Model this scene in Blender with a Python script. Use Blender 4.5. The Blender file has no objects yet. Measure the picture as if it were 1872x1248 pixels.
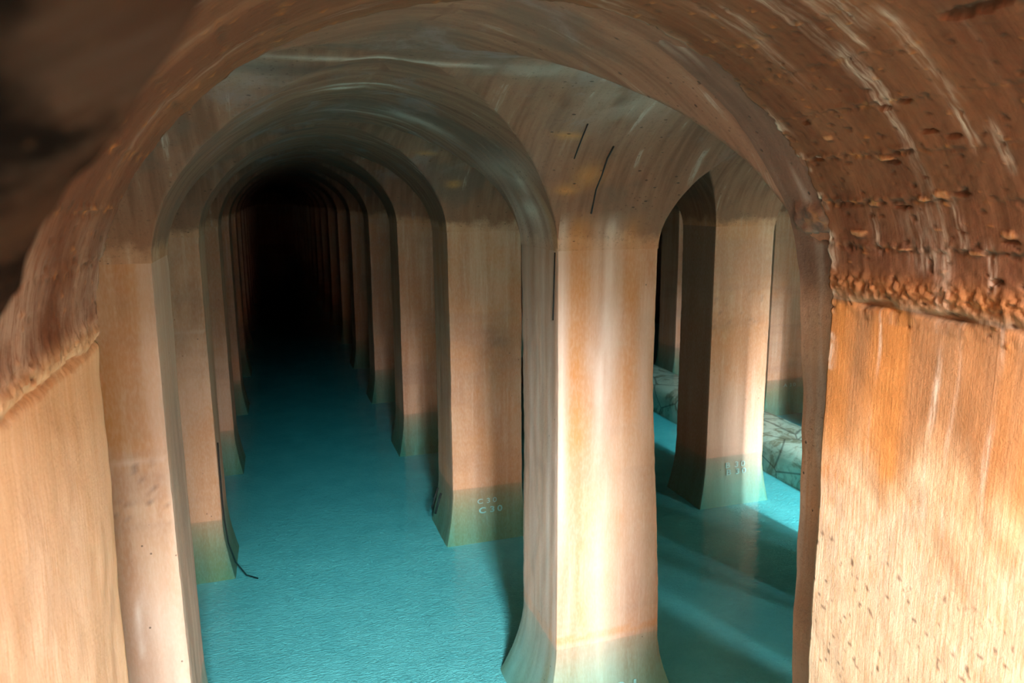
import bpy, bmesh, math, random
import numpy as np
from mathutils import Vector, Matrix, noise

# ------------------------------------------------------------------ camera, world, light, exposure
sc = bpy.context.scene
COL = sc.collection
PX, PY = 4.0, 3.9673              # pillar pitch across and along the tunnel
W, WY = 1.0165, 0.9303            # pillar section
ZS, RISE, NEXP = 3.533, 1.195, 1.8221   # springing height, rise of the vault, roundness
FLOOR = -0.80
CAM = Vector((-2.2167, -5.7043, 3.9492))

sc.view_settings.view_transform = 'Standard'
sc.view_settings.look = 'None'
sc.view_settings.gamma = 1
sc.view_settings.exposure = 0.0
sc.view_settings.use_curve_mapping = False

def make_camera():
    a, p, ro = math.radians(17.7313), math.radians(10.6633), math.radians(-0.418)
    fw = Vector((math.sin(a), math.cos(a), 0)); rt = Vector((math.cos(a), -math.sin(a), 0)); up = Vector((0, 0, 1))
    F = fw*math.cos(p) - up*math.sin(p); U = up*math.cos(p) + fw*math.sin(p)
    R2 = rt*math.cos(ro) + U*math.sin(ro); U2 = -rt*math.sin(ro) + U*math.cos(ro)
    c = bpy.data.cameras.new('camera'); c.sensor_width = 36; c.lens = 1382.85/1872*36
    c.clip_start = 0.02; c.clip_end = 200
    c.dof.use_dof = True; c.dof.focus_distance = 4.2; c.dof.aperture_fstop = 4.5
    o = bpy.data.objects.new('camera', c); COL.objects.link(o)
    m = Matrix((R2, U2, -F)).transposed().to_4x4(); m.translation = CAM
    o.matrix_world = m; sc.camera = o
make_camera()

wd = bpy.data.worlds.new('world'); sc.world = wd; wd.use_nodes = True
wd.node_tree.nodes['Background'].inputs[0].default_value = (0.02, 0.03, 0.04, 1)
wd.node_tree.nodes['Background'].inputs[1].default_value = 0.0

def area(name, loc, look, sx, sy, power, color=(1, 1, 1)):
    l = bpy.data.lights.new(name, 'AREA'); l.shape = 'RECTANGLE'; l.size = sx; l.size_y = sy
    l.energy = power; l.color = color
    o = bpy.data.objects.new(name, l); COL.objects.link(o); o.location = loc
    d = Vector(look) - Vector(loc); o.rotation_euler = d.to_track_quat('-Z', 'Z').to_euler()
    return o
# daylight entering high at the far end of the entrance shaft behind the camera, and at the head of the side aisle; fill lamps added beside them
area('daylight_shaft', (-1.25, -11.0, 6.75), (-1.3, 0, 1.0), 0.28, 2.2, 1250, (1.0, 0.97, 0.93))
area('fill_shaft_wide', (-1.9, -11.0, 6.75), (-1.4, 0, 1.0), 1.0, 2.2, 2600, (1.0, 0.98, 0.96))  # added fill lamp, softens the narrow daylight in the main tunnel
area('daylight_aisle', (6.35, -11.0, 7.2), (6.3, 4, 0.5), 0.26, 4.6, 6500, (1.0, 0.97, 0.93))
area('fill_aisle_wide', (5.8, -11.0, 7.2), (6.0, 4, 0.5), 1.4, 4.6, 6500, (1.0, 0.98, 0.96))  # added fill lamp, lifts the far pillars of the side aisle
area('fill_aisle_side', (7.5, -11.0, 6.8), (6.0, 4, 0.5), 1.2, 4.0, 1800, (1.0, 0.98, 0.96))  # added fill lamp for the front of the B 30 pillar
area('daylight_far_aisle', (10.4, -11.0, 7.0), (7.0, 4, 0.5), 0.4, 4.6, 800, (1.0, 0.98, 0.95))

# ------------------------------------------------------------------ helpers
def clamp(v, a=0.0, b=1.0): return a if v < a else b if v > b else v
def smooth(a, b, v):
    t = clamp((v-a)/(b-a)); return t*t*(3-2*t)
def fbm(p, o=4): return noise.fractal(Vector(p), 0.9, 2.1, o)      # about -1..1
def nz(p): return noise.noise(Vector(p))

def link(name, me, mat=None, parent=None, smoothed=True):
    o = bpy.data.objects.new(name, me); COL.objects.link(o)
    if mat: me.materials.append(mat)
    if parent: o.parent = parent
    if smoothed:
        for p in me.polygons: p.use_smooth = True
    return o

def tag(o, label=None, cat=None, group=None, kind=None):
    if label: o['label'] = label
    if cat: o['category'] = cat
    if group: o['group'] = group
    if kind: o['kind'] = kind
    return o

def mesh(verts, faces, name='mesh'):
    me = bpy.data.meshes.new(name); me.from_pydata(verts, [], faces); me.update(); return me

def set_stain_shade(me, cols):
    a = me.color_attributes.new('stain', 'FLOAT_COLOR', 'POINT')
    a.data.foreach_set('color', np.array(cols, dtype=np.float32).ravel())

# ------------------------------------------------------------------ materials
class NT:
    def __init__(s, name):
        s.m = bpy.data.materials.new(name); s.m.use_nodes = True; s.t = s.m.node_tree; s.t.nodes.clear()
        s.out = s.n('ShaderNodeOutputMaterial')
    def n(s, typ, **kw):
        x = s.t.nodes.new(typ)
        for k, v in kw.items():
            if k.startswith('i_'):
                key = k[2:]; key = int(key) if key.isdigit() else key
                x.inputs[key].default_value = v
            else: setattr(x, k, v)
        return x
    def l(s, a, b): s.t.links.new(a, b)
    def pos(s):
        if not hasattr(s, '_p'): s._p = s.n('ShaderNodeNewGeometry')
        return s._p.outputs['Position']
    def map(s, scale, off=(0, 0, 0), src=None):
        mp = s.n('ShaderNodeMapping'); mp.inputs['Scale'].default_value = scale; mp.inputs['Location'].default_value = off
        s.l(src or s.pos(), mp.inputs['Vector']); return mp.outputs[0]
    def noise(s, scale, detail=4, rough=.55, vec=None, dist=0):
        x = s.n('ShaderNodeTexNoise'); x.inputs['Scale'].default_value = scale; x.inputs['Detail'].default_value = detail
        x.inputs['Roughness'].default_value = rough; x.inputs['Distortion'].default_value = dist
        s.l(vec or s.pos(), x.inputs['Vector']); return x.outputs['Fac']
    def ramp(s, src, a, b, inv=False):
        x = s.n('ShaderNodeMapRange'); x.interpolation_type = 'SMOOTHSTEP'
        x.inputs['From Min'].default_value = a; x.inputs['From Max'].default_value = b
        if inv: x.inputs['To Min'].default_value = 1; x.inputs['To Max'].default_value = 0
        s.l(src, x.inputs['Value']); return x.outputs['Result']
    def mul(s, a, b, op='MULTIPLY'):
        x = s.n('ShaderNodeMath', operation=op)
        for i, v in enumerate((a, b)):
            if isinstance(v, (int, float)): x.inputs[i].default_value = v
            else: s.l(v, x.inputs[i])
        return x.outputs[0]
    def mix(s, fac, a, b, mode='MIX'):
        x = s.n('ShaderNodeMix', data_type='RGBA', blend_type=mode)
        if isinstance(fac, (int, float)): x.inputs['Factor'].default_value = fac
        else: s.l(fac, x.inputs['Factor'])
        for k, v in (('A', a), ('B', b)):
            sock = [q for q in x.inputs if q.name == k and q.type == 'RGBA'][0]
            if isinstance(v, tuple): sock.default_value = (*v, 1)
            else: s.l(v, sock)
        return [q for q in x.outputs if q.type == 'RGBA'][0]
    def sep(s, src):
        x = s.n('ShaderNodeSeparateXYZ'); s.l(src, x.inputs[0]); return x.outputs
    def stain(s):
        a = s.n('ShaderNodeAttribute', attribute_name='stain')
        x = s.n('ShaderNodeSeparateColor'); s.l(a.outputs['Color'], x.inputs[0]); return x.outputs, a.outputs['Alpha']
    def bump(s, h, strength, dist=0.01, prev=None):
        x = s.n('ShaderNodeBump'); x.inputs['Strength'].default_value = strength; x.inputs['Distance'].default_value = dist
        s.l(h, x.inputs['Height'])
        if prev: s.l(prev, x.inputs['Normal'])
        return x.outputs[0]
    def finish(s, col, rough=.85, normal=None, spec=.25):
        b = s.n('ShaderNodeBsdfPrincipled')
        if isinstance(col, tuple): b.inputs['Base Color'].default_value = (*col, 1)
        else: s.l(col, b.inputs['Base Color'])
        b.inputs['Roughness'].default_value = rough
        b.inputs['Specular IOR Level'].default_value = spec
        if normal: s.l(normal, b.inputs['Normal'])
        s.l(b.outputs[0], s.out.inputs['Surface']); return s.m

def plaster_base(t):
    streak = t.noise(3.2, 5, .6, t.map((1, 1, .10)))
    fine = t.noise(14, 4, .6, t.map((1, 1, .06)))
    blotch = t.noise(1.1, 5, .6)
    cloth = t.noise(60, 2, .5, t.map((1, 1, .35)))
    c = t.mix(t.ramp(streak, .36, .64), (.50, .28, .165), (.62, .41, .275))
    c = t.mix(t.mul(t.ramp(blotch, .46, .68), .55), c, (.60, .29, .13))
    c = t.mix(t.mul(t.ramp(fine, .50, .72), .35), c, (.74, .60, .47))
    band = t.noise(1.0, 3, .6, t.map((.4, .4, 2.2)))
    c = t.mix(t.mul(t.ramp(band, .50, .66), .4), c, (.44, .27, .19))
    return c, cloth

def pillar_material():
    t = NT('pillar_plaster')
    st, al = t.stain()
    c, cloth = plaster_base(t)
    # damp tide mark just above the water line
    z = t.sep(t.pos())[2]
    # stains: R white lime and paler feet, G orange rust, B dark grime and painted shade
    c = t.mix(t.mul(st[1], .9), c, (.60, .27, .085))
    c = t.mix(t.mul(st[0], .85), c, (.86, .76, .69))
    c = t.mix(t.mul(st[2], .8), c, (.20, .13, .10))
    # small pits and specks
    v = t.n('ShaderNodeTexVoronoi'); v.inputs['Scale'].default_value = 9; t.l(t.pos(), v.inputs['Vector'])
    spots = t.mul(t.ramp(v.outputs['Distance'], .05, .09, True), t.ramp(t.noise(1.7, 2), .54, .60))
    c = t.mix(t.mul(spots, .8), c, (.10, .06, .04))
    g = t.mix(cloth, c, (1, 1, 1)); c = t.mix(t.mul(t.ramp(cloth, .3, .8), .12), c, (.9, .85, .8))
    h = t.mul(t.noise(30, 5, .65), t.mul(cloth, .5), 'ADD')
    return t.finish(c, .8, t.bump(h, .35, .006))

def ceiling_material():
    t = NT('vault_plaster')
    st, al = t.stain()
    geo = t._p if hasattr(t, '_p') else None
    t.pos(); N = t.sep(t._p.outputs['Normal'])
    ax = t.mul(N[0], 0, 'ADD'); axa = t.n('ShaderNodeMath', operation='ABSOLUTE'); t.l(N[0], axa.inputs[0])
    aya = t.n('ShaderNodeMath', operation='ABSOLUTE'); t.l(N[1], aya.inputs[0])
    isx = t.mul(axa.outputs[0], aya.outputs[0], 'GREATER_THAN')
    s1 = t.noise(1.6, 5, .62, t.map((.5, 7, .5))); s2 = t.noise(1.6, 5, .62, t.map((7, .5, .5)))
    mx = t.n('ShaderNodeMix', data_type='FLOAT'); t.l(isx, mx.inputs[0]); t.l(s2, mx.inputs[2]); t.l(s1, mx.inputs[3])
    streak = mx.outputs[0]
    big = t.noise(.9, 5, .6, t.map((1, 1, 1), (3, 1, 2)))
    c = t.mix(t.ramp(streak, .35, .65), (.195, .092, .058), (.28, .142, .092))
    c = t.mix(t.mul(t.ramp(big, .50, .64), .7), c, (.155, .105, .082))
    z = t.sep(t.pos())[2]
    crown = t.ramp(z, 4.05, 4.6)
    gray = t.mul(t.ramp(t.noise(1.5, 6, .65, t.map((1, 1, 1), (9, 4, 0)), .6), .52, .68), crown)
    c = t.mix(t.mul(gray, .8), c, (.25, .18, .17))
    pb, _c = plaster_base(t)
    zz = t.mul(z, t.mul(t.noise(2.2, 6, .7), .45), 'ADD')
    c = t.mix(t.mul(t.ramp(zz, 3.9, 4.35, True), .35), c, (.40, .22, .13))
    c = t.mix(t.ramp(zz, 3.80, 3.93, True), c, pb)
    lime = t.mul(t.ramp(streak, .60, .72), t.ramp(t.noise(3.3, 4), .48, .62))
    c = t.mix(t.mul(lime, .5), c, (.55, .50, .45))
    c = t.mix(t.mul(st[0], .85), c, (.80, .70, .62))
    c = t.mix(t.mul(st[1], .9), c, (.60, .27, .085))
    c = t.mix(t.mul(st[2], .9), c, (.07, .055, .05))
    v = t.n('ShaderNodeTexVoronoi'); v.inputs['Scale'].default_value = 6; t.l(t.map((1, 2.2, 2.2)), v.inputs['Vector'])
    v2 = t.mul(t.ramp(v.outputs['Distance'], .05, .11, True), t.ramp(t.noise(1.3, 2), .46, .56))
    vb = t.n('ShaderNodeTexVoronoi'); vb.inputs['Scale'].default_value = 19; t.l(t.map((1, 1, 1.6)), vb.inputs['Vector'])
    v3 = t.mul(t.ramp(vb.outputs['Distance'], .10, .18, True), t.ramp(t.noise(2.6, 3), .50, .62)); c = t.mix(t.mul(v3, .6), c, (.07, .04, .03))
    grit = t.noise(40, 5, .7); c = t.mix(t.mul(t.ramp(grit, .52, .75), .5), c, (.12, .075, .055))
    c = t.mix(t.mul(v2, .85), c, (.05, .035, .03))
    h = t.mul(t.noise(22, 6, .68), t.mul(v2, -1.2), 'ADD')
    return t.finish(c, .85, t.bump(h, .6, .012))

def rough_material(name='rough_render', dark=1.0):  # lined passage
    t = NT(name)
    st, al = t.stain()
    uv = t.n('ShaderNodeAttribute', attribute_name='sweep').outputs['Vector']   # x along the tunnel, y along the profile
    streak = t.noise(1, 5, .6, t.map((7, .55, 1), src=uv))
    fine = t.noise(1, 5, .65, t.map((75, 2.2, 1), src=uv))
    big = t.noise(1.7, 5, .6)
    z = t.sep(t.pos())[2]
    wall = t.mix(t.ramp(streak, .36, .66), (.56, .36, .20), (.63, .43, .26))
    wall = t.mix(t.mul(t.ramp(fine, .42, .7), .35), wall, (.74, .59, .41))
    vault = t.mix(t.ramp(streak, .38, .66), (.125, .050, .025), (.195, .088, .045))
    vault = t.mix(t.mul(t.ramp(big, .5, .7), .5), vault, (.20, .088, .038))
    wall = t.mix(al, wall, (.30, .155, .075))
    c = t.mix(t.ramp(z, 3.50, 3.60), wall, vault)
    c = t.mix(t.mul(st[1], .9), c, (.55, .22, .055))
    c = t.mix(t.mul(st[0], t.mul(.9, t.ramp(t.noise(1, 5, .7, t.map((95, 9, 1), src=uv)), .30, .58))), c, (.80, .68, .56))
    c = t.mix(t.mul(st[2], .9), c, (.07, .045, .03))
    if dark < 1: c = t.mix(.9, c, (.020, .014, .011)); c = t.mix(t.ramp(t.noise(11, 4, .6, t.map((1, .5, 1))), .42, .60), c, (.006, .005, .0045))  # near lip goes almost black, its shade put into the colour
    grit = t.noise(75, 5, .7)
    c = t.mix(t.mul(t.ramp(grit, .60, .75), .45), c, (.16, .09, .05))
    h = t.mul(t.mul(t.noise(34, 8, .72), .8), t.mul(fine, .45), 'ADD')
    return t.finish(c, .95, t.bump(h, .6, .009), .2 if dark == 1 else 0.0)

def floor_material():
    t = NT('basin_floor')
    n1 = t.noise(2.0, 5, .6); n2 = t.noise(13, 4, .55, t.map((1, 2.8, 1)), 1.6)
    c = t.mix(t.ramp(n1, .3, .7), (.66, .84, .86), (.80, .94, .95))
    return t.finish(c, .9, t.bump(n2, 1.0, .05))

def simple(name, col, rough=.7, bump=None, spec=.3):
    t = NT(name); nn = t.noise(24, 4, .6)
    c = t.mix(t.ramp(nn, .3, .7), tuple(v*.8 for v in col), col)
    return t.finish(c, rough, t.bump(nn, bump, .01) if bump else None, spec)

def water_material():
    t = NT('water')
    w1 = t.n('ShaderNodeTexWave', wave_type='BANDS', bands_direction='DIAGONAL'); w1.inputs['Scale'].default_value = 5.5
    w1.inputs['Distortion'].default_value = 6; w1.inputs['Detail'].default_value = 3; w1.inputs['Detail Scale'].default_value = 1.3
    t.l(t.pos(), w1.inputs['Vector'])
    h = t.mul(t.mul(w1.outputs['Fac'], .35), t.noise(9, 3, .5), 'ADD')
    nrm = t.bump(h, .12, .02); 
    # mirror share by Schlick's rule, the same from above and from below the surface
    dt = t.n('ShaderNodeVectorMath', operation='DOT_PRODUCT'); t.pos(); t.l(nrm, dt.inputs[0]); t.l(t._p.outputs['Incoming'], dt.inputs[1])
    ab = t.n('ShaderNodeMath', operation='ABSOLUTE'); t.l(dt.outputs['Value'], ab.inputs[0])
    pw = t.mul(t.mul(1.0, ab.outputs[0], 'SUBTRACT'), 5.0, 'POWER')
    fres = t.mul(t.mul(pw, .98), .02, 'ADD')
    g = t.n('ShaderNodeBsdfGlossy'); g.inputs['Roughness'].default_value = .03; t.l(nrm, g.inputs['Normal'])
    tr = t.n('ShaderNodeBsdfTransparent'); tr.inputs['Color'].default_value = (.93, .98, .98, 1)
    mx = t.n('ShaderNodeMixShader'); t.l(fres, mx.inputs[0]); t.l(tr.outputs[0], mx.inputs[1]); t.l(g.outputs[0], mx.inputs[2])
    t.l(mx.outputs[0], t.out.inputs['Surface'])
    va = t.n('ShaderNodeVolumeAbsorption'); va.inputs['Color'].default_value = (.10, .83, .88, 1); va.inputs['Density'].default_value = .60
    t.l(va.outputs[0], t.out.inputs['Volume'])
    return t.m

M_PIL, M_CEIL, M_ROUGH, M_FLOOR = pillar_material(), ceiling_material(), rough_material(), floor_material()
M_SHADED_RENDER = rough_material('shaded_rough_render', .35)  # darkened copy of the render for the unlit lip
M_WATER = water_material()
M_PAINT = simple('white_number_paint', (.80, .84, .80), .6)
M_IRON = simple('dark_iron', (.03, .03, .03), .6)
M_CABLE = simple('black_cable', (.02, .02, .02), .5)
M_SILT = None

# ------------------------------------------------------------------ setting: floor, water, vaults
NK = 17
X0, X1 = -PX-1.0, 4*PX+W
Y0, Y1 = -11.7, NK*PY
def box(name, lo, hi, mat, parent=None):
    (a, b, c), (d, e, f) = lo, hi
    v = [(a, b, c), (d, b, c), (d, e, c), (a, e, c), (a, b, f), (d, b, f), (d, e, f), (a, e, f)]
    fs = [(0, 3, 2, 1), (4, 5, 6, 7), (0, 1, 5, 4), (1, 2, 6, 5), (2, 3, 7, 6), (3, 0, 4, 7)]
    return link(name, mesh(v, fs, name), mat, parent, False)

tag(box('floor', (X0-.2, Y0, FLOOR-.3), (X1+.2, Y1, FLOOR), M_FLOOR), kind='structure')
tag(box('wall_back', (X0-.2, Y1, FLOOR-.3), (X1+.2, Y1+.3, 5.2), M_CEIL), kind='structure')
tag(box('wall_left', (X0-.5, Y0, FLOOR-.3), (X0-.2, Y1+.3, 5.2), M_CEIL), kind='structure')
tag(box('wall_right', (X1+.2, Y0, FLOOR-.3), (X1+.5, Y1+.3, 5.2), M_CEIL), kind='structure')
wat = box('water', (X0-.15, Y0+.05, FLOOR-.02), (X1+.15, Y1-.02, 0), M_WATER)
tag(wat, 'clear turquoise water filling the flooded vaulted basin', 'water', kind='stuff')

def rise(d, half):                       # vault height above springing at distance d from the pillar face
    if d <= 0: return 0.0
    q = 1 - min(d/half, 1)               # 1 at the springing, 0 at the crown
    return RISE*(1 - q**NEXP)**(1/NEXP)

def axis_samples(i0, i1, pitch, w, fine):
    """samples along one axis from pillar i0 to pillar i1 (inclusive); returns [(pos, rise height or None)]"""
    out = []
    for i in range(i0, i1+1):
        n_w, n_a = fine(i)
        for j in range(n_w): out.append((i*pitch + w*j/n_w, None))
        if i < i1:
            half = (pitch-w)/2
            for j in range(n_a):
                th = math.pi*j/n_a
                if th <= math.pi/2: q = math.cos(th)**(2/NEXP) if th < math.pi/2-1e-9 else 0; d = half*(1-q)
                else: q = abs(math.cos(th))**(2/NEXP); d = half*(1+q)
                out.append((i*pitch + w + d, rise(min(d, 2*half-d), half)))
    return out

def ceiling_disp(x, y, z):
    a = 1 if y < 14 else .5
    return a*(0.018*nz((x*1.3, y*1.3, z*1.3)) + 0.009*nz((x*5, y*5, z*5+7)) + .004*nz((x*15, y*15, z*15)))

def st_R0(x, y, z, a, b):
    w = o = d = 0
    if b < 0:
        c = .44 + .05*nz((0, 7, z*1.1)) + .02*math.sin(z*2)
        w = (.25+.75*smooth(1.4, 2.4, z))*math.exp(-((x-c)/(.13+.02*nz((3, z*2, 0))))**2)*smooth(3.95, 3.4, z)*(.62+.4*fbm((x*14, 0, z*1.2)))
        w += .75*math.exp(-((x-.03)/.05)**2)*smooth(.5, 2.2, z)
        w += .22*smooth(2.2, .5, z)*(.7+.6*fbm((x*5, 2, z*.7)))
        w += .5*math.exp(-((x-.93)/.07)**2)*smooth(1.5, 2.5, z)*smooth(3.4, 3, z)
        o = math.exp(-((x-.19)/.13)**2)*smooth(1.0, 2.2, z)*(.65+.7*fbm((x*3, 4, z*2)))
        o += .8*math.exp(-((x-.72)/.12)**2)*smooth(1.6, 2.8, z)*(.6+.6*fbm((x*3, 8, z*2)))
        o += .8*math.exp(-((x-.22)/.08)**2)*smooth(1.9, 1.0, z)*(.5+.9*fbm((x*7, 1, z*2)))
        d = .12*smooth(.60, .68, x)*smooth(2.0, 1.2, z)  # shadow of the near wall on the lower right, painted in
        ed = .10 + .03*nz((x*6, 0, 0)) + .012*nz((x*30, 0, 4))
        o += .8*smooth(ed+.012, ed, z)*smooth(.03, .05, z+.02*nz((x*12, 5, 0)))*(1 if z > 0 else 0)
    if a < 0:
        w = .45+.5*fbm((y*9, 1, z*.35)); o = .8*smooth(.2, .05, y)*(.6+.5*nz((y*5, 1, z)))
        o += .8*smooth(.13, .10, z+.03*nz((y*6, 0, 0)))*(z > .02)
        d = .25*(.3+fbm((y*12, 5, z*.5)))
    return w, o, d
def lean(x, y, z):      # the central pillar is a little narrower on its right side towards the top
    return -.115*smooth(.45, .95, x)*smooth(2.35, 1.1, x)*smooth(.25, 2.6, z)*smooth(2.3, 1.0, y)*smooth(-1.9, -.6, y)
CSTAIN = []   # (x, y, radius x, radius y, (r,g,b)) filled below
def ceiling():
    xs = axis_samples(-1, 4, PX, W, lambda i: (26, 84) if i == 0 else (10, 84) if i < 2 else (6, 32))
    ys = axis_samples(-1, NK, PY, WY, lambda k: (14, 84) if k < 1 else (10, 84) if k < 3 else (6, 32) if k < 7 else (4, 20))
    xs = xs; 
    nx, ny = len(xs), len(ys)
    verts, cols, idx = [], [], {}
    for j, (y, hy) in enumerate(ys):
        for i, (x, hx) in enumerate(xs):
            if hx is None and hy is None: h = 0
            else: h = max(hx if hx is not None else -1, hy if hy is not None else -1)
            z = ZS + h
            amp = smooth(0, .12, h)
            z += amp*ceiling_disp(x, y, z)
            verts.append((x + lean(x, y, z), y, z))
            w, o, d = 0, 0, 0
            for (sx, sy, rx, ry, col) in CSTAIN:
                r = ((x-sx)/rx)**2 + ((y-sy)/ry)**2
                if r < 4:
                    f = math.exp(-r*1.5)*clamp(1.3+1.6*fbm((x*4, y*4, 3)))
                    w += .55*f*col[0]; o += .7*f*col[1]; d += f*col[2]
            if 0 <= x <= W and -.4 < y <= 0:
                q = st_R0(x, 0, ZS-.03, 0, -1); f = smooth(.33, .12, h)
                w += q[0]*f; o += q[1]*f; d += q[2]*f
            if -.4 < x <= 0 and -.01 < y <= WY+.01:
                q = st_R0(0, y, ZS-.03, -1, 0); f = smooth(.7, .12, h)
                w += q[0]*f; o += q[1]*f; d += q[2]*f
            cols.append((clamp(w), clamp(o), clamp(d), 1))
    faces = []
    def pil(i, j):     # is this cell inside a pillar
        return xs[i][1] is None and ys[j][1] is None and xs[i+1][0]-xs[i][0] < .3
    for j in range(ny-1):
        for i in range(nx-1):
            xa, ya = (xs[i][0]+xs[i+1][0])/2, (ys[j][0]+ys[j+1][0])/2
            fx, fy = (xa % PX), (ya % PY)
            if fx < W and fy < WY: continue
            a, b, c, d = j*nx+i, j*nx+i+1, (j+1)*nx+i+1, (j+1)*nx+i
            u = (fx-W)/(PX-W); v = (fy-WY)/(PY-WY)
            same = (u-.5)*(v-.5) > 0
            if same: faces += [(a, c, b), (a, d, c)]
            else: faces += [(a, d, b), (b, d, c)]
    me = mesh(verts, faces, 'ceiling'); set_stain_shade(me, cols)
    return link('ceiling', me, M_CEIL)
CSTAIN += [(-1.5, -1.29, .8, .035, (1.3, 0, 0)), (-.7, -1.2, .3, .03, (1.0, 0, 0)), (-1.55, -.3, .35, .05, (1.3, 0, 0)), (-1.65, -.12, .18, .07, (1.3, 0, 0)), (-1.2, .1, .3, .03, (1.0, 0, 0)), (-1.75, 2.9, .45, .10, (0, 0, .8)), (-.35, 2.6, .10, .3, (0, 0, .8)), (-2.1, -1.1, .8, .12, (0, 0, .7)), (-.12, -.52, .12, .03, (0, 1.3, 0)), (.0, -.17, .10, .025, (0, 1.3, 0)), (.05, 3.7, .12, .04, (0, 1.2, 0)), (-.37, 3.3, .15, .04, (0, 1.0, 0)), (-.2, .3, .05, .12, (1.2, 0, 0)), (-.08, .45, .04, .2, (1.0, 0, 0)),
           (-.95, .9, .35, .22, (.9, 0, 0)), (-1.3, 1.3, .4, .08, (.7, 0, 0)), (-2.3, -1.1, .3, .25, (.5, 0, 0)),
           (.2, -.9, .5, .35, (.55, 0, 0)), (.7, -1.3, .4, .4, (.45, 0, .2)), (-.4, -1.3, .5, .25, (.5, 0, .1)),
           (-.3, .5, .14, .9, (.55, 0, 0)), (.15, -.25, .14, .08, (0, .9, 0)), (1.3, -.8, .5, .4, (0, 0, .45))]
ceil = tag(ceiling(), kind='structure')

# ------------------------------------------------------------------ pillars
def flare(z, f=.11): return f*(clamp(-z/abs(FLOOR), 0, 1)**1.8)

def pillar_mesh(name, px, py, stains=None, fine=True, foot=.11):
    """section W x WY from the floor to the springing, edges slightly worn, foot flaring below the water.
    local origin at the near left corner, z=0 at the water level"""
    nu, nv = (26, 22) if fine else (8, 7)
    dz = .035 if fine else .12
    zs = list(np.arange(FLOOR, 0.02, .08 if not fine else .04)) + list(np.arange(.03, ZS-.01, dz)) + [ZS]
    ring = []
    for i in range(nu): ring.append((W*i/nu, 0, 0, -1))
    for i in range(nv): ring.append((W, WY*i/nv, 1, 0))
    for i in range(nu): ring.append((W-W*i/nu, WY, 0, 1))
    for i in range(nv): ring.append((0, WY-WY*i/nv, -1, 0))
    n = len(ring); verts, cols = [], []
    for z in zs:
        f = flare(z, foot)
        for (x, y, a, b) in ring:
            # corner rounding
            cx, cy = x - W/2, y - WY/2
            rx, ry = abs(cx)/(W/2), abs(cy)/(WY/2)
            sx = 1 + f/(W/2); sy = 1 + f*.5/(WY/2)
            # slight waist half way up
            waist = .012*math.sin(math.pi*clamp(z/ZS)) 
            X, Y = W/2 + cx*(sx-waist), WY/2 + cy*(sy-waist)
            corner = rx > .97 and ry > .97
            amp = smooth(ZS, ZS-.1, z)
            q = (px+x, py+y, z)
            d = amp*(.010*nz((q[0]*1.2, q[1]*1.2, q[2]*.8)) + .004*nz((q[0]*7, q[1]*7, q[2]*3)))
            if corner: d -= .006 + amp*.010*abs(nz((q[0]*3, q[1]*3, q[2]*6)))
            L = math.hypot(cx, cy)
            if corner: X += d*cx/L; Y += d*cy/L
            else: X += d*a; Y += d*b
            verts.append((X + (lean(px+X, py+Y, z) if foot > .2 else 0), Y, z))
            c = [0, 0, 0]
            if stains:
                for k in range(3): c[k] = clamp(stains(x, y, z, a, b)[k]) if k == 0 else c[k]
                s = stains(x, y, z, a, b); c = [clamp(v) for v in s]
            cols.append((*c, 1))
    faces = []
    for j in range(len(zs)-1):
        for i in range(n):
            k = (i+1) % n
            faces.append((j*n+i, j*n+k, (j+1)*n+k, (j+1)*n+i))
    me = mesh(verts, faces, name); set_stain_shade(me, cols); me.materials.append(M_PIL)
    for p in me.polygons: p.use_smooth = True
    # keep the four arrises crisp
    me.update()
    return me

def sharpen(o):
    me = o.data
    bm = bmesh.new(); bm.from_mesh(me)
    for e in bm.edges:
        if len(e.link_faces) == 2 and e.calc_face_angle(0) > math.radians(40): e.smooth = False
    bm.to_mesh(me); bm.free()

def st_L0(x, y, z, a, b):
    w = o = d = 0
    if b < 0:
        w = .55*smooth(1.6, .6, z)*(.8+.5*fbm((x*4, 1, z)))
        o = .75*smooth(2.15, 2.3, z)*(.6+.8*fbm((x*2.5, 3, z*1.2)))
        w += .35*math.exp(-((x-.96)/.05)**2)*smooth(1.8, 2.4, z)
        ln = abs(z-(2.14+.01*nz((x*6, 0, 0))))
        w += .5*smooth(.02, 0, ln)
        w += .7*math.exp(-((x-.72-.03*math.sin(z*6))/.02)**2)*smooth(.55, .7, z)*smooth(1.2, 1.0, z)
        d = .75*smooth(.30, .45, nz((x*16, 3, z*26)))*smooth(1.5, 1.7, z)*smooth(2.2, 2.1, z)*clamp(.2+2*nz((x*3, 1, z*3)))
    if a > 0:
        d = .30*clamp(.4+1.4*fbm((y*7, 1, z*.9)))*smooth(2.9, 2.2, z)
        w = .25
    return w, o, d
def st_R1(x, y, z, a, b):
    w = o = d = 0
    if b < 0:
        o = .45*smooth(2.0, .4, z)*(.7+.6*fbm((x*4, 1, z*.8)))
        d = .45*math.exp(-((x-.62)/.25)**2-((z-2.0)/.35)**2)*(.8+.8*fbm((x*6, 1, z*6)))
    return w, o, d
def st_L1(x, y, z, a, b):
    w = o = d = 0
    if b < 0:
        o = .55*smooth(1.9, .4, z)*(.7+.6*fbm((x*4, 5, z*.8)))
        d = .35*smooth(1.8, 2.6, z)*(.6+1.2*fbm((x*4, 9, z*2)))
        w = .5*smooth(.02, 0, abs(z-2.42))
    return w, o, d
def st_S1(x, y, z, a, b):
    w = o = d = 0
    if b < 0:
        w = .35*smooth(1.6, .2, z)
        o = .35*math.exp(-((z-1.9)/.35)**2)
        d = .45*smooth(.34, .48, nz((x*11, 3, z*14)))*math.exp(-((z-2.3)/.35)**2) + .3*math.exp(-((z-2.0)/.2)**2)*clamp(.5+fbm((x*2, 1, z*5)))
    if a < 0: d = .75  # left face painted dark for the shade it stands in
    return w, o, d

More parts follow.
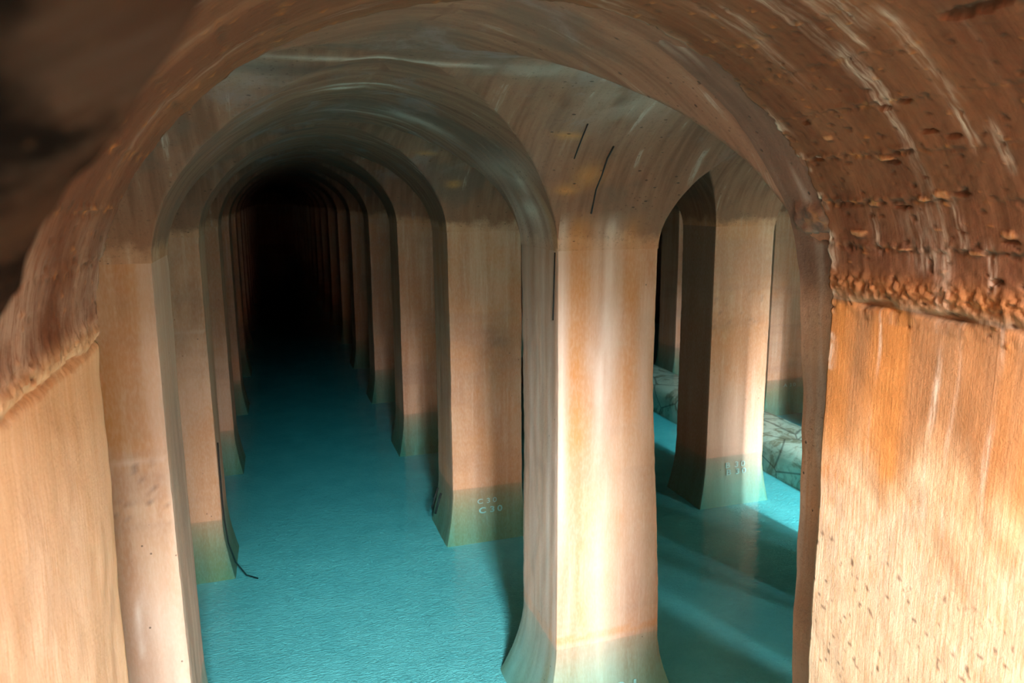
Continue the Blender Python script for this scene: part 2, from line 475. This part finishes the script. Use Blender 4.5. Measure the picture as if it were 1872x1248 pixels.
def text_part(body, size, parent, x, z, y=-.02, thin=False):
    """painted characters, one part each"""
    adv = size*.92
    for k, ch in enumerate(body):
        if ch == ' ': x += adv*.45; continue
        nm = 'painted_letter' if ch.isalpha() else 'painted_digit'
        cu = bpy.data.curves.new(nm, 'FONT'); cu.body = ch; cu.size = size; cu.extrude = .0015
        cu.offset = .003 if not thin else .0005
        tmp = bpy.data.objects.new(nm+'_tmp', cu); COL.objects.link(tmp)
        dg = bpy.context.evaluated_depsgraph_get(); dg.update()
        me = bpy.data.meshes.new_from_object(tmp.evaluated_get(dg))
        bpy.data.objects.remove(tmp)
        o = bpy.data.objects.new(nm, me); COL.objects.link(o)
        me.materials.clear(); me.materials.append(M_PAINT)
        o.parent = parent; o.location = (x, y, z); o.rotation_euler = (math.radians(90), 0, 0)
        o.scale = (1.25, 1, 1); x += adv

RIGHT, LEFT = 'right row of pillars along the main tunnel', 'left row of pillars along the main tunnel'
special = {
    (0, 0): ('foremost whole pillar in the centre, peach with a white streak down its front', st_R0),
    (-1, 0): ('tall left pillar with a pale seam, beside the lit left wall', st_L0),
    (0, 1): ('orange pillar with submerged C 30 marking, behind the central pillar', st_R1),
    (-1, 1): ('second left tunnel pillar, black cable on its edge, foot in green water', st_L1),
    (1, 1): ('sunlit pillar with submerged B 30 marking, seen through the right arch', st_S1),
}
plain = {
    (0, 2): 'third pillar of the tunnel right row, behind the C 30 pillar',
    (0, 3): 'fourth pillar of the tunnel right row, dim brown, narrow in view',
    (0, 4): 'fifth pillar of the tunnel right row, nearly black at the top',
    (0, 5): 'sixth pillar of the tunnel right row, a faint dark strip',
    (-1, 2): 'third pillar of the tunnel left row, slim brown strip above dark water',
    (-1, 3): 'fourth pillar of the tunnel left row, thin reddish strip',
    (-1, 4): 'fifth pillar of the tunnel left row, very thin dark strip',
    (2, 2): 'lit far pillar with faint submerged marking, right of the B 30 pillar',
    (2, 3): 'far brown pillar with bright edge in gap left of the B 30 pillar',
    (1, 4): 'far pillar showing as a bright orange sliver beside the central pillar',
    (3, 3): 'dark far pillar at the right edge of the right arch opening',
}
gen_mesh = pillar_mesh('pillar_plain', 31.0, 17.0, None, True)
far_mesh = pillar_mesh('pillar_far', 11.0, 7.0, None, False)
PIL = {}
ORD = 'first second third fourth fifth sixth seventh eighth ninth tenth eleventh twelfth thirteenth fourteenth fifteenth sixteenth seventeenth'.split()
ROW = {1: 'row next right of the central pillar', 2: 'second row right of the central pillar', 3: 'third row right of the central pillar'}
cells = [(i, k) for i in (-1, 0) for k in range(0, NK)] + [(i, k) for i in (1, 2, 3) for k in range(0, 7)] + [(i, -1) for i in (1, 2, 3)]
for (i, k) in cells:
    key = (i, k)
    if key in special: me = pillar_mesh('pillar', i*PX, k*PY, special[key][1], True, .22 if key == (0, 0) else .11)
    elif key in plain or k < 4: me = gen_mesh
    else: me = far_mesh
    o = bpy.data.objects.new('pillar', me); COL.objects.link(o); o.location = (i*PX, k*PY, 0)
    if key in special: tag(o, special[key][0], 'pillar')
    elif key in plain: tag(o, plain[key], 'pillar')
    elif i == 0: tag(o, 'distant pillar, %s back in the tunnel right row, lost in darkness' % ORD[k], 'pillar')
    elif i == -1: tag(o, 'distant pillar, %s back in the tunnel left row, lost in darkness' % ORD[k], 'pillar')
    elif k >= 0: tag(o, 'side aisle pillar, %s back in the %s' % (ORD[k], ROW[i]), 'pillar')
    else: tag(o, 'side aisle pillar level with the foreground wall, %s' % ROW[i], 'pillar')
    o['kind'] = 'thing'; o['group'] = RIGHT if i == 0 else LEFT if i == -1 else 'pillars of the side aisles'
    PIL[key] = o
done = set()
for o in PIL.values():
    if o.data.name not in done: sharpen(o); done.add(o.data.name)

def fl(z): return -flare(z)*.5 - .02
text_part('C 30', .10, PIL[0, 1], .34, -.235, fl(-.2), True)
text_part('C 30', .12, PIL[0, 1], .36, -.375, fl(-.33))
text_part('B 30', .125, PIL[1, 1], .33, -.185, fl(-.15))
text_part('B 30', .125, PIL[1, 1], .35, -.30, fl(-.27))
text_part('A 30', .11, PIL[2, 2], .42, -.17, fl(-.15), True)
text_part('C 31', .15, PIL[0, 0], .36, -.50, fl(-.45)*2)

# ------------------------------------------------------------------ foreground lined passage
XL, XR, ZC = -2.775, -0.045, 4.63
ZW = 3.545
YE = -3.19
def profile():
    """section of the lined passage from the left foot over the crown to the right foot: (x, z, height along the lining above the springing)"""
    cx, hw = (XL+XR)/2, (XR-XL)/2
    raw = [(XL - .06*(ZW-z)/3.8, z) for z in np.linspace(-.3, ZW, 200)]
    for th in np.linspace(0, math.pi, 2400)[1:-1]:
        q = abs(math.cos(th))**(2/1.95)*(1 if math.cos(th) > 0 else -1); r = math.sin(th)**(2/1.95)
        raw.append((cx - hw*q, ZW + (ZC-ZW)*r))
    raw += [(XR + .05*(ZW-z)/3.8, z) for z in np.linspace(ZW, -.3, 200)]
    raw = np.array(raw); acc = np.r_[0, np.cumsum(np.hypot(*np.diff(raw, axis=0).T))]
    sl, sr = acc[199], acc[len(raw)-200]; mid = (sl+sr)/2
    out, a = [], 0.0
    while a < acc[-1]:
        x = float(np.interp(a, acc, raw[:, 0])); z = float(np.interp(a, acc, raw[:, 1]))
        sv = a-sl if a < mid else sr-a
        out.append((x, z, sv))
        right = a > mid
        if right: a += .0065 if sv < 1.15 and sv > -.02 else .011 if sv > -1.7 else .05
        else: a += .012 if -1.0 < sv < .5 else .02
    return out
BOARDS = (.014, .222, .400, .587, .785, .98, 1.16)
# lime runs (y, s from, s to, half width), yellow stones (y, s, ry, rs), holes
RUNS = [(-3.835, 1.30, 1.02, .012, .9), (-3.75, 1.03, .79, .030, 1.0), (-3.732, .77, .60, .016, .95), (-3.965, .72, .60, .018, .8),
        (-3.985, 1.12, .78, .02, .55), (-3.818, .39, .24, .014, .9), (-3.905, .24, .12, .014, .9), (-3.66, .36, .16, .07, .45),
        (-4.05, .66, .52, .02, .6), (-3.45, .36, .22, .015, .5), (-3.9, 1.5, 1.1, .05, .4), (-3.55, 1.35, 1.15, .02, .4)]
STONES = [(-3.40, .672, .025, .014), (-3.62, .566, .035, .016), (-3.60, .575, .03, .014), (-3.77, .428, .045, .018), (-3.985, .293, .035, .02),
          (-3.36, .276, .05, .018), (-3.79, .79, .03, .010), (-3.70, .41, .03, .012), (-3.47, .39, .03, .010), (-3.86, .225, .03, .010), (-3.56, .222, .05, .008)]
HOLES = [(-3.905, .635, .030, .008), (-3.82, .782, .035, .008), (-3.925, .138, .022, .010), (-4.2, 1.04, .10, .018), (-3.73, .768, .022, .010),
         (-3.60, .378, .03, .007), (-3.28, .585, .03, .008), (-3.63, .555, .04, .008), (-3.83, .66, .04, .006), (-3.35, .75, .02, .006),
         (-3.85, .43, .03, .006), (-3.98, .27, .03, .007), (-2.75, 1.5, .05, .014), (-3.05, 1.3, .04, .012), (-2.95, 1.15, .04, .012), (-3.15, 1.39, .05, .012)]
def passage(name, i0, i1, pts, yfar, ynear, ny, S, crownS):
    """surface swept towards the camera; s is measured from the springing upwards on each side"""
    sub = pts[i0:i1]; n = len(sub)
    verts, cols, sw = [], [], []
    ysamp, y = [], 0.0
    while -3.2 - y > ynear:
        ysamp.append(y); y += .0075 if y < 1.1 else .02
    span = ysamp[-1]; ny = len(ysamp)
    for jy, off in enumerate(ysamp):
        for ii, (x, z, s) in enumerate(sub):
            gi = i0+ii
            a = pts[max(gi-1, 0)]; b = pts[min(gi+1, len(pts)-1)]
            tx, tz = b[0]-a[0], b[1]-a[1]; L = math.hypot(tx, tz); nx_, nz_ = tz/L, -tx/L      # inward normal
            side = 1 if gi > MIDI else -1
            yf = YE + .26*smooth(-.95, -1.75, x)
            y = yf + (ynear-yf)*off/span
            d = .012*nz((x*1.7, y*1.7, z*1.7)) + .004*nz((x*9, y*9, z*9))
            w = o = dk = tan = 0
            if s > -.06:
                amp = 1 if side > 0 else .6
                d += amp*(.004*nz((y*11, s*11, side*3)) + .003*nz((y*34, s*34, side)))
                wob = .010*nz((y*2.2, s*.8, 5)) + .004*nz((y*13, s, 8))
                k = 0
                for kb, sb in enumerate(BOARDS):
                    if s > sb: k = kb+1
                    e = s - sb + wob
                    if abs(e) < .06 and sb > .1:
                        jn = clamp(.8+1.0*nz((y*4, kb*3.1, side*9)))*(1 if sb < .9 else .5)
                        g = math.exp(-(e/.011)**2)*jn
                        ch = nz((y*38, s*38, 4)) + .5*nz((y*80, s*80, 4))
                        d += g*(.014*ch) - .006*g
                        d += math.exp(-((e-.012)/.014)**2)*jn*.008*(.5+ch)
                        dk += g*smooth(-.15, .25, -ch)*1.1
                        o += g*smooth(.1, .5, nz((y*20, s*20, 31)))*.8
                d += .006*nz((k*7.3, y*.5, side)); dk += .16*clamp(.5+2*nz((k*5.7+.3, y*1.2, side)))
                rg = 1.6*nz((y*22, s*22, 7)) + .8*nz((y*55, s*55, 3))
                if side > 0:
                    for (fy, fs, ry, rs) in STONES:
                        q = ((y-fy)/ry)**2 + ((s-fs)/rs)**2
                        if q < 5:
                            q *= 1.6; f = smooth(1.3, .6, q + .8*rg); d += .007*f*(1+.8*rg); o += .6*f; w += .12*f
                            dk += .9*smooth(.3, .9, math.exp(-((y-fy)/ry)**2 - ((s-fs+rs*1.2)/(rs*.45))**2))  # shade under each stone painted dark
                    for (fy, fs, ry, rs) in HOLES:
                        q = ((y-fy)/ry)**2 + ((s-fs)/rs)**2
                        if q < 5:
                            f = smooth(1.3, .6, q + .6*rg); d -= .025*f; dk += f
                    for (fy, s1, s0, hw, am) in RUNS:
                        if s0-.06 < s < s1+.06 and abs(y-fy) < hw*4+.02:
                            yc = fy + .012*nz((s*5, fy*9, 0))
                            f = math.exp(-((y-yc)/hw)**2)*smooth(s0-.05, s0+.03, s)*smooth(s1+.05, s1-.03, s)
                            w += am*f*clamp(.42+1.1*nz((y*60, s*5, 2))+.9*nz((y*130, s*14, 5)))*.95
                # small scattered crumbs and pits
                pit = smooth(.50, .58, nz((y*26, s*42, side*4+2))+.15*nz((y*90, s*90, 1))); d -= .008*pit; dk += .8*pit
                cr = .6*smooth(.56, .64, nz((y*20, s*48, side*4+12))+.15*nz((y*90, s*90, 2))); d += .008*cr; o += .6*cr
                w += .30*smooth(.1, .5, nz((y*9, s*1.0, side*6+1)))*clamp(.4+1.3*nz((y*45, s*4, 2)))
            if side > 0:
                # ragged crack at the springing
                e = s + .012*nz((y*5, 1, 3)) + .008*nz((y*18, 0, 5))
                g = math.exp(-(e/.014)**2)
                d -= .030*g*clamp(.5+1.4*nz((y*6, 2, 2))); dk += .75*g*clamp(.6+1.4*nz((y*7, 1, 1)))
                lump = math.exp(-((s-.07)/.05)**2)
                d += lump*(.009+.006*nz((y*13, s*13, 2))+.010*nz((y*37, s*37, 2))+.009*nz((y*72, s*72, 2))); o += .3*lump; dk += .5*lump*smooth(.2, .5, nz((y*30, s*34, 22)))
                if s < 0:
                    runs = clamp(fbm((y*5, s*.5, 2))+.35)
                    edge = -.62 - .25*nz((y*2.3, 0, 7)) - .16*fbm((y*6, s*2, 3))   # rust and darker tan above, paler below
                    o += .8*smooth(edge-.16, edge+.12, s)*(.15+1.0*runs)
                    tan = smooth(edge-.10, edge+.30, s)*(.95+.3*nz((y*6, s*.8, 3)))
                    o += .45*math.exp(-((s-edge+.18)/.14)**2)*clamp(.4+1.4*fbm((y*9, s*9, 6)))
                    o += .9*smooth(.10, .0, y-YE+.10+.0*s)*0
                    o += .7*math.exp(-((YE-y-.06)/.07)**2)*smooth(-1.15, -.8, s)
                    w += .62*smooth(edge+.1, edge-.3, s)*(.75+.5*fbm((y*4, s*1.0, 9)))
                    for yy, hw in ((-3.72, .012), (-3.80, .008), (-3.45, .006), (-3.95, .01)):
                        w += .7*math.exp(-((y-yy-.01*math.sin(s*9))/hw)**2)*smooth(-1.3, -1.0, s)*clamp(.4+nz((yy*9, s*4, 0)))
                    dk += .75*smooth(.45, .56, nz((y*34, s*40, 3))+.12*nz((y*120, s*120, 3)))*smooth(-.85, -1.05, s)
            else:
                e = s + .05 + .03*nz((y*3, 1, 13)) + .012*nz((y*18, 0, 5)) + .008*nz((y*60, s*60, 5))
                g = math.exp(-(e/.011)**2)
                d -= .030*g*clamp(.6+1.3*nz((y*6, 2, 22))); dk += .55*g*clamp(.5+1.4*nz((y*7, 1, 21)))
                lump = math.exp(-((e-.05)/.045)**2); d += lump*(.006+.010*nz((y*13, s*13, 2))+.010*nz((y*40, s*40, 2))+.005*nz((y*85, s*85, 2))); dk += .35*lump*smooth(.2, .5, nz((y*30, s*34, 22)))
                w += .45*smooth(-.05, -.5, s)*(.8+.6*fbm((y*6, s*.6, 4)))
                if s > 0: w += .35*clamp(.5+fbm((y*3, s*3, 8)))*smooth(.45, .1, s)
            if side > 0 and s > -.35: w += .8*math.exp(-((yf-y)/.03)**2)*smooth(-.1, .25, nz((s*7, side*8, 2))+.5*nz((s*31, y*31, 2)))*smooth(.9, .7, s)
            # ragged free edge
            yy = y
            if jy < 5:
                rag = (.040*nz((s*5, side*3, 0)) + .022*nz((s*17, side, 1)) + .012*nz((s*45, side, 6)))*(smooth(-.15, .05, s)*.9+.1)
                yy = y + rag*(1-jy/5)
                pass
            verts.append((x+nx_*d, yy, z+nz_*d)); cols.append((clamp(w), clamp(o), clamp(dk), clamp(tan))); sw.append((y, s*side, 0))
    faces = []
    for j in range(ny-1):
        for i in range(n-1):
            a = j*n+i; faces.append((a, a+n, a+n+1, a+1))
    # return lip from the free edge back to the recess
    base = len(verts)
    for ii, (x, z, _s) in enumerate(sub):
        gi = i0+ii; a = pts[max(gi-1, 0)]; b = pts[min(gi+1, len(pts)-1)]
        tx, tz = b[0]-a[0], b[1]-a[1]; L = math.hypot(tx, tz); nx_, nz_ = tz/L, -tx/L
        v = verts[ii]; verts.append((v[0]-nx_*.30, v[1]-.01, v[2]-nz_*.30)); cols.append((.1, 0, .3, 0)); sw.append(sw[ii])
    for i in range(n-1): faces.append((i, i+1, base+i+1, base+i))
    me = mesh(verts, faces, name); set_stain_shade(me, cols)
    at = me.attributes.new('sweep', 'FLOAT_VECTOR', 'POINT'); at.data.foreach_set('vector', np.array(sw, dtype=np.float32).ravel())
    return tag(link(name, me, M_ROUGH), kind='structure')
pts = profile()
S = None
MIDI = max(range(len(pts)), key=lambda i: pts[i][2])
iL = next(i for i, p in enumerate(pts) if p[2] > -.02); iR = next(i for i in range(MIDI, len(pts)) if pts[i][2] < 0)
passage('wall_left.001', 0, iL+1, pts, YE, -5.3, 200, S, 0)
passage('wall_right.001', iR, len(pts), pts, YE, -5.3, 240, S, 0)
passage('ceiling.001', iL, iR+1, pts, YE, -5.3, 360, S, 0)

# smooth band of the arch between the lining and the vaulted hall (the pair of piers in row -1)
def band():
    prof = [(-2.88, -.8), (-2.80, 2.0), (-2.765, 2.9), (-2.735, 3.61), (-2.62, 3.90), (-2.46, 4.15), (-2.22, 4.36)]
    # follow the vault section
    half = (PX-W)/2; cx = W - PX + half
    pr = [(-2.90, -.8), (-2.84, 1.5), (-2.80, 3.0)]
    for th in np.linspace(0, math.pi, 90):
        q = abs(math.cos(th))**(2/NEXP)*(1 if math.cos(th) > 0 else -1); r = math.sin(th)**(2/NEXP)
        x = cx - half*q; x = max(x, -2.80 + .35*max(0, (ZS+RISE*r-3.6))**1.3) if x < cx else x
        pr.append((x, ZS + RISE*r))
    pr += [(.055, 3.0), (.095, 1.5), (.12, -.8)]
    verts, faces, cols = [], [], []
    ys = [-2.94 - .38*t/20 for t in range(21)]
    dense = []
    for (a, b) in zip(pr, pr[1:]):
        m = max(1, int(math.hypot(b[0]-a[0], b[1]-a[1])/(.012 if b[0] > cx and b[1] > 3.0 else .05)))
        for t in range(m): dense.append((a[0]+(b[0]-a[0])*t/m, a[1]+(b[1]-a[1])*t/m))
    dense.append(pr[-1]); n = len(dense)
    for y in ys:
        for (x, z) in dense:
            k = (y+2.94)/-.38
            inx = .045*k*(1 if x > cx else 0)*smooth(4.2, 3.3, z)
            d = .008*nz((x*4, y*4, z*4)) + .003*nz((x*16, y*16, z*16))
            lump = notch = 0
            if x > cx:      # broken stonework in the arch face above the springing, with a break below, its shadow painted dark
                q = ((y+3.08)/.11)**2 + ((z-3.86)/.055)**2
                lump = smooth(1.5, .5, q + .7*nz((y*22, z*22, 4)))
                notch = smooth(1.3, .5, ((y+3.14)/.09)**2 + ((z-3.785-.02*nz((y*20, 1, 1)))/.016)**2 + .5*nz((y*30, z*30, 9)))
                d -= lump*(.020+.016*nz((y*28, z*28, 1))) - .02*notch
            verts.append((x-inx+d, y+.012*nz((x*3, 2, z*5)), z+d*.6))
            cols.append((.55*smooth(.1, .45, nz((x*1.5, y*16, z*1.5)))*(1-lump), .75*lump*smooth(-.1, .4, nz((y*20, z*20, 7))), clamp((.40+.35*clamp(.4+fbm((x*2, 5, z*2))))*(1 if x > cx else .5) + .9*notch + .5*lump*smooth(.05, .3, nz((y*25, z*25, 17)))), 1))  # right side painted darker because it is turned from the light
    for j in range(len(ys)-1):
        for i in range(n-1): a = j*n+i; faces.append((a, a+n, a+n+1, a+1))
    me = mesh(verts, faces, 'arch'); set_stain_shade(me, cols)
    return tag(link('trim_1', me, M_CEIL), kind='structure')
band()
# piers of row -1, behind the lining
tag(box('wall_right.002', (.14, -5.4, FLOOR), (W, PY*-1+WY, ZS+.02), M_PIL), kind='structure')
tag(box('wall_left.002', (-PX, -5.4, FLOOR), (-2.95, PY*-1+WY, ZS+.02), M_PIL), kind='structure')
tag(box('ceiling.002', (-PX, -5.35, 4.95), (W, -3.3, 5.1), M_CEIL), kind='structure')

# ------------------------------------------------------------------ submerged low wall in the side aisle
def submerged():
    t = NT('silty_stone')
    n1 = t.noise(2.2, 6, .65, None, 1.5); v = t.n('ShaderNodeTexVoronoi', feature='DISTANCE_TO_EDGE'); v.inputs['Scale'].default_value = 1.6
    t.l(t.map((1, .7, 1)), v.inputs['Vector'])
    c = t.mix(t.ramp(n1, .36, .54), (.42, .34, .24), (.88, .80, .68))
    c = t.mix(t.mul(t.ramp(v.outputs['Distance'], .0, .035, True), .7), c, (.05, .04, .03))
    m = t.finish(c, .9, t.bump(n1, .5, .03))
    verts, faces = [], []
    sec = [(5.86, FLOOR-.01), (5.86, -.42), (5.90, -.28), (6.0, -.22), (6.4, -.20), (6.8, -.21), (7.05, -.26), (7.12, -.5), (7.12, FLOOR-.01)]
    ys = np.linspace(-2.5, 15, 160); n = len(sec)
    for y in ys:
        for (x, z) in sec:
            verts.append((x+.02*nz((x, y*2, z)), y, z+(.02*nz((x*3, y*2, 1)) if z > -.45 else 0)))
    for j in range(len(ys)-1):
        for i in range(n-1): a = j*n+i; faces.append((a, a+1, a+n+1, a+n))
    faces.append(tuple(range(n))[::-1]); faces.append(tuple(len(verts)-n+i for i in range(n)))
    o = link('low_wall', mesh(verts, faces, 'low_wall'), m, None, True)
    tag(o, 'low silty stone wall lying under the water behind the B 30 pillar', 'wall')
submerged()

# ------------------------------------------------------------------ near blurred lip of masonry, left of the camera
def lip():
    """thick rough arch edge beside the camera: a block whose underside curves up and away to the left"""
    verts, faces, cols, sw = [], [], [], []
    n, m = 110, 90
    nrm = Vector((.40, -.20, -.90)).normalized()
    p1 = CAM + Vector((-.2123, .70, -.116)); p2 = CAM + Vector((.0075, .302, .071))
    p2 = p1 + (p2-p1) - nrm*((p2-p1).dot(nrm))
    e = (p2-p1); L = e.length; e.normalize(); dd = e.cross(nrm)
    if dd.x > 0: dd = -dd
    for j in range(m):
        t = .45*(j/(m-1))**1.3
        for i in range(n):
            s = -.35 + .95*i/(n-1)
            p = p1 + e*s + dd*(t + .012*nz((s*6, 1, 2)) + .008*math.sin(s*5))
            q = p*9
            d = .010*nz(q) + .005*nz(p*26) + .012*nz(p*4) - .10*math.exp(-t/.03)*.25
            
            p = p - nrm*(abs(d)*.6 + .03*t)
            verts.append(tuple(p))
            k = nz((s*14, t*10, 3)); cols.append((.25*smooth(.1, .5, nz((s*6, t*6, 6))), .3*smooth(.1, .5, k), .8*smooth(.12, .45, -k), 1)); sw.append((p.y, s, 0))
    for j in range(m-1):
        for i in range(n-1): a = j*n+i; faces.append((a, a+1, a+n+1, a+n))
    # far side of the block
    base = len(verts)
    for i in range(n):
        x, y, z = verts[i]; verts.append((x-.25, y+.02, z+.6)); cols.append((0, 0, 0, 1)); sw.append((y, 0, 0))
    for i in range(n-1): faces.append((i, base+i, base+i+1, i+1))
    me = mesh(verts, faces, 'lip'); set_stain_shade(me, cols)
    at = me.attributes.new('sweep', 'FLOAT_VECTOR', 'POINT'); at.data.foreach_set('vector', np.array(sw, dtype=np.float32).ravel())
    tag(link('wall_left.003', me, M_SHADED_RENDER), kind='structure')
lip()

# ------------------------------------------------------------------ cable and small ironwork
def tube(name, pts_, r, mat, parent=None):
    bm = bmesh.new(); rings = []
    for k, p in enumerate(pts_):
        p = Vector(p); a = Vector(pts_[max(k-1, 0)]); b = Vector(pts_[min(k+1, len(pts_)-1)])
        d = (b-a).normalized(); u = d.cross(Vector((.3, .9, .2))).normalized(); v = d.cross(u)
        rings.append([bm.verts.new(p + r*(math.cos(q*math.pi/3)*u + math.sin(q*math.pi/3)*v)) for q in range(6)])
    for a, b in zip(rings, rings[1:]):
        for q in range(6): bm.faces.new((a[q], a[(q+1) % 6], b[(q+1) % 6], b[q]))
    bm.faces.new(rings[0][::-1]); bm.faces.new(rings[-1])
    me = bpy.data.meshes.new(name); bm.to_mesh(me); bm.free()
    return link(name, me, mat, parent)
for cps, rr in (([(.262, -.455, 4.325), (.256, -.36, 4.243), (.262, -.25, 4.125), (.252, -.17, 4.02), (.258, -.10, 3.90), (.256, -.07, 3.83)], .007),
                ([(-.03, -.645, 4.462), (-.018, -.5, 4.36), (-.01, -.354, 4.24)], .005), ([(-.004, .055, 3.52), (-.004, .08, 3.2), (-.006, .09, 2.96)], .006)):
    tag(tube('trim_2', cps, rr, M_IRON), kind='structure')
cp = [(-2.965, PY+.03, 1.0), (-2.968, PY+.02, .6), (-2.966, PY+.02, .2), (-2.96, PY, 0), (-2.93, PY-.05, -.3), (-2.86, PY-.10, -.55), (-2.74, PY-.16, -.72), (-2.6, PY-.2, -.77)]
tag(tube('cable', cp, .010, M_CABLE), 'thin black cable hanging down the second left pillar into the water', 'cable')
for dy in (.30, .52):
    tube('iron_clamp', [(-.10, dy, -.14), (-.16, dy-.02, -.30), (-.20, dy-.04, -.42)], .016, M_IRON, PIL[0, 1])

# ------------------------------------------------------------------ entrance shaft behind the camera, with unseen walls added to block light
for nm, lo, hi in (('wall_shaft_left', (-3.9, -11.7, FLOOR), (-3.7, -5.3, 10.9)), ('wall_light_divider', (1.2, -11.7, FLOOR), (1.4, -5.3, 10.9)),  # middle wall added to keep the two sets of lamps apart
                   ('wall_shaft_right', (13.6, -11.7, FLOOR), (13.8, -4.0, 10.9)), ('wall_shaft_front', (-3.9, -5.4, 5.0), (1.4, -5.25, 10.9)),
                   ('wall_shaft_front.001', (1.4, -4.15, 4.76), (13.8, -4.0, 10.9)), ('wall_shaft_rear', (-3.9, -11.7, FLOOR), (13.8, -11.5, 10.9)),
                   ('wall_light_block', (1.0, -4.25, FLOOR), (4.0, -4.0, 10.9)), ('wall_light_divider.001', (1.2, -5.4, FLOOR), (1.4, -4.0, 10.9)),  # unseen walls added to stop aisle light leaking onto the central pillar
                   ('ceiling.003', (-3.9, -11.7, 10.9), (13.8, -4.0, 11.05))):
    tag(box(nm, lo, hi, M_PIL), kind='structure')
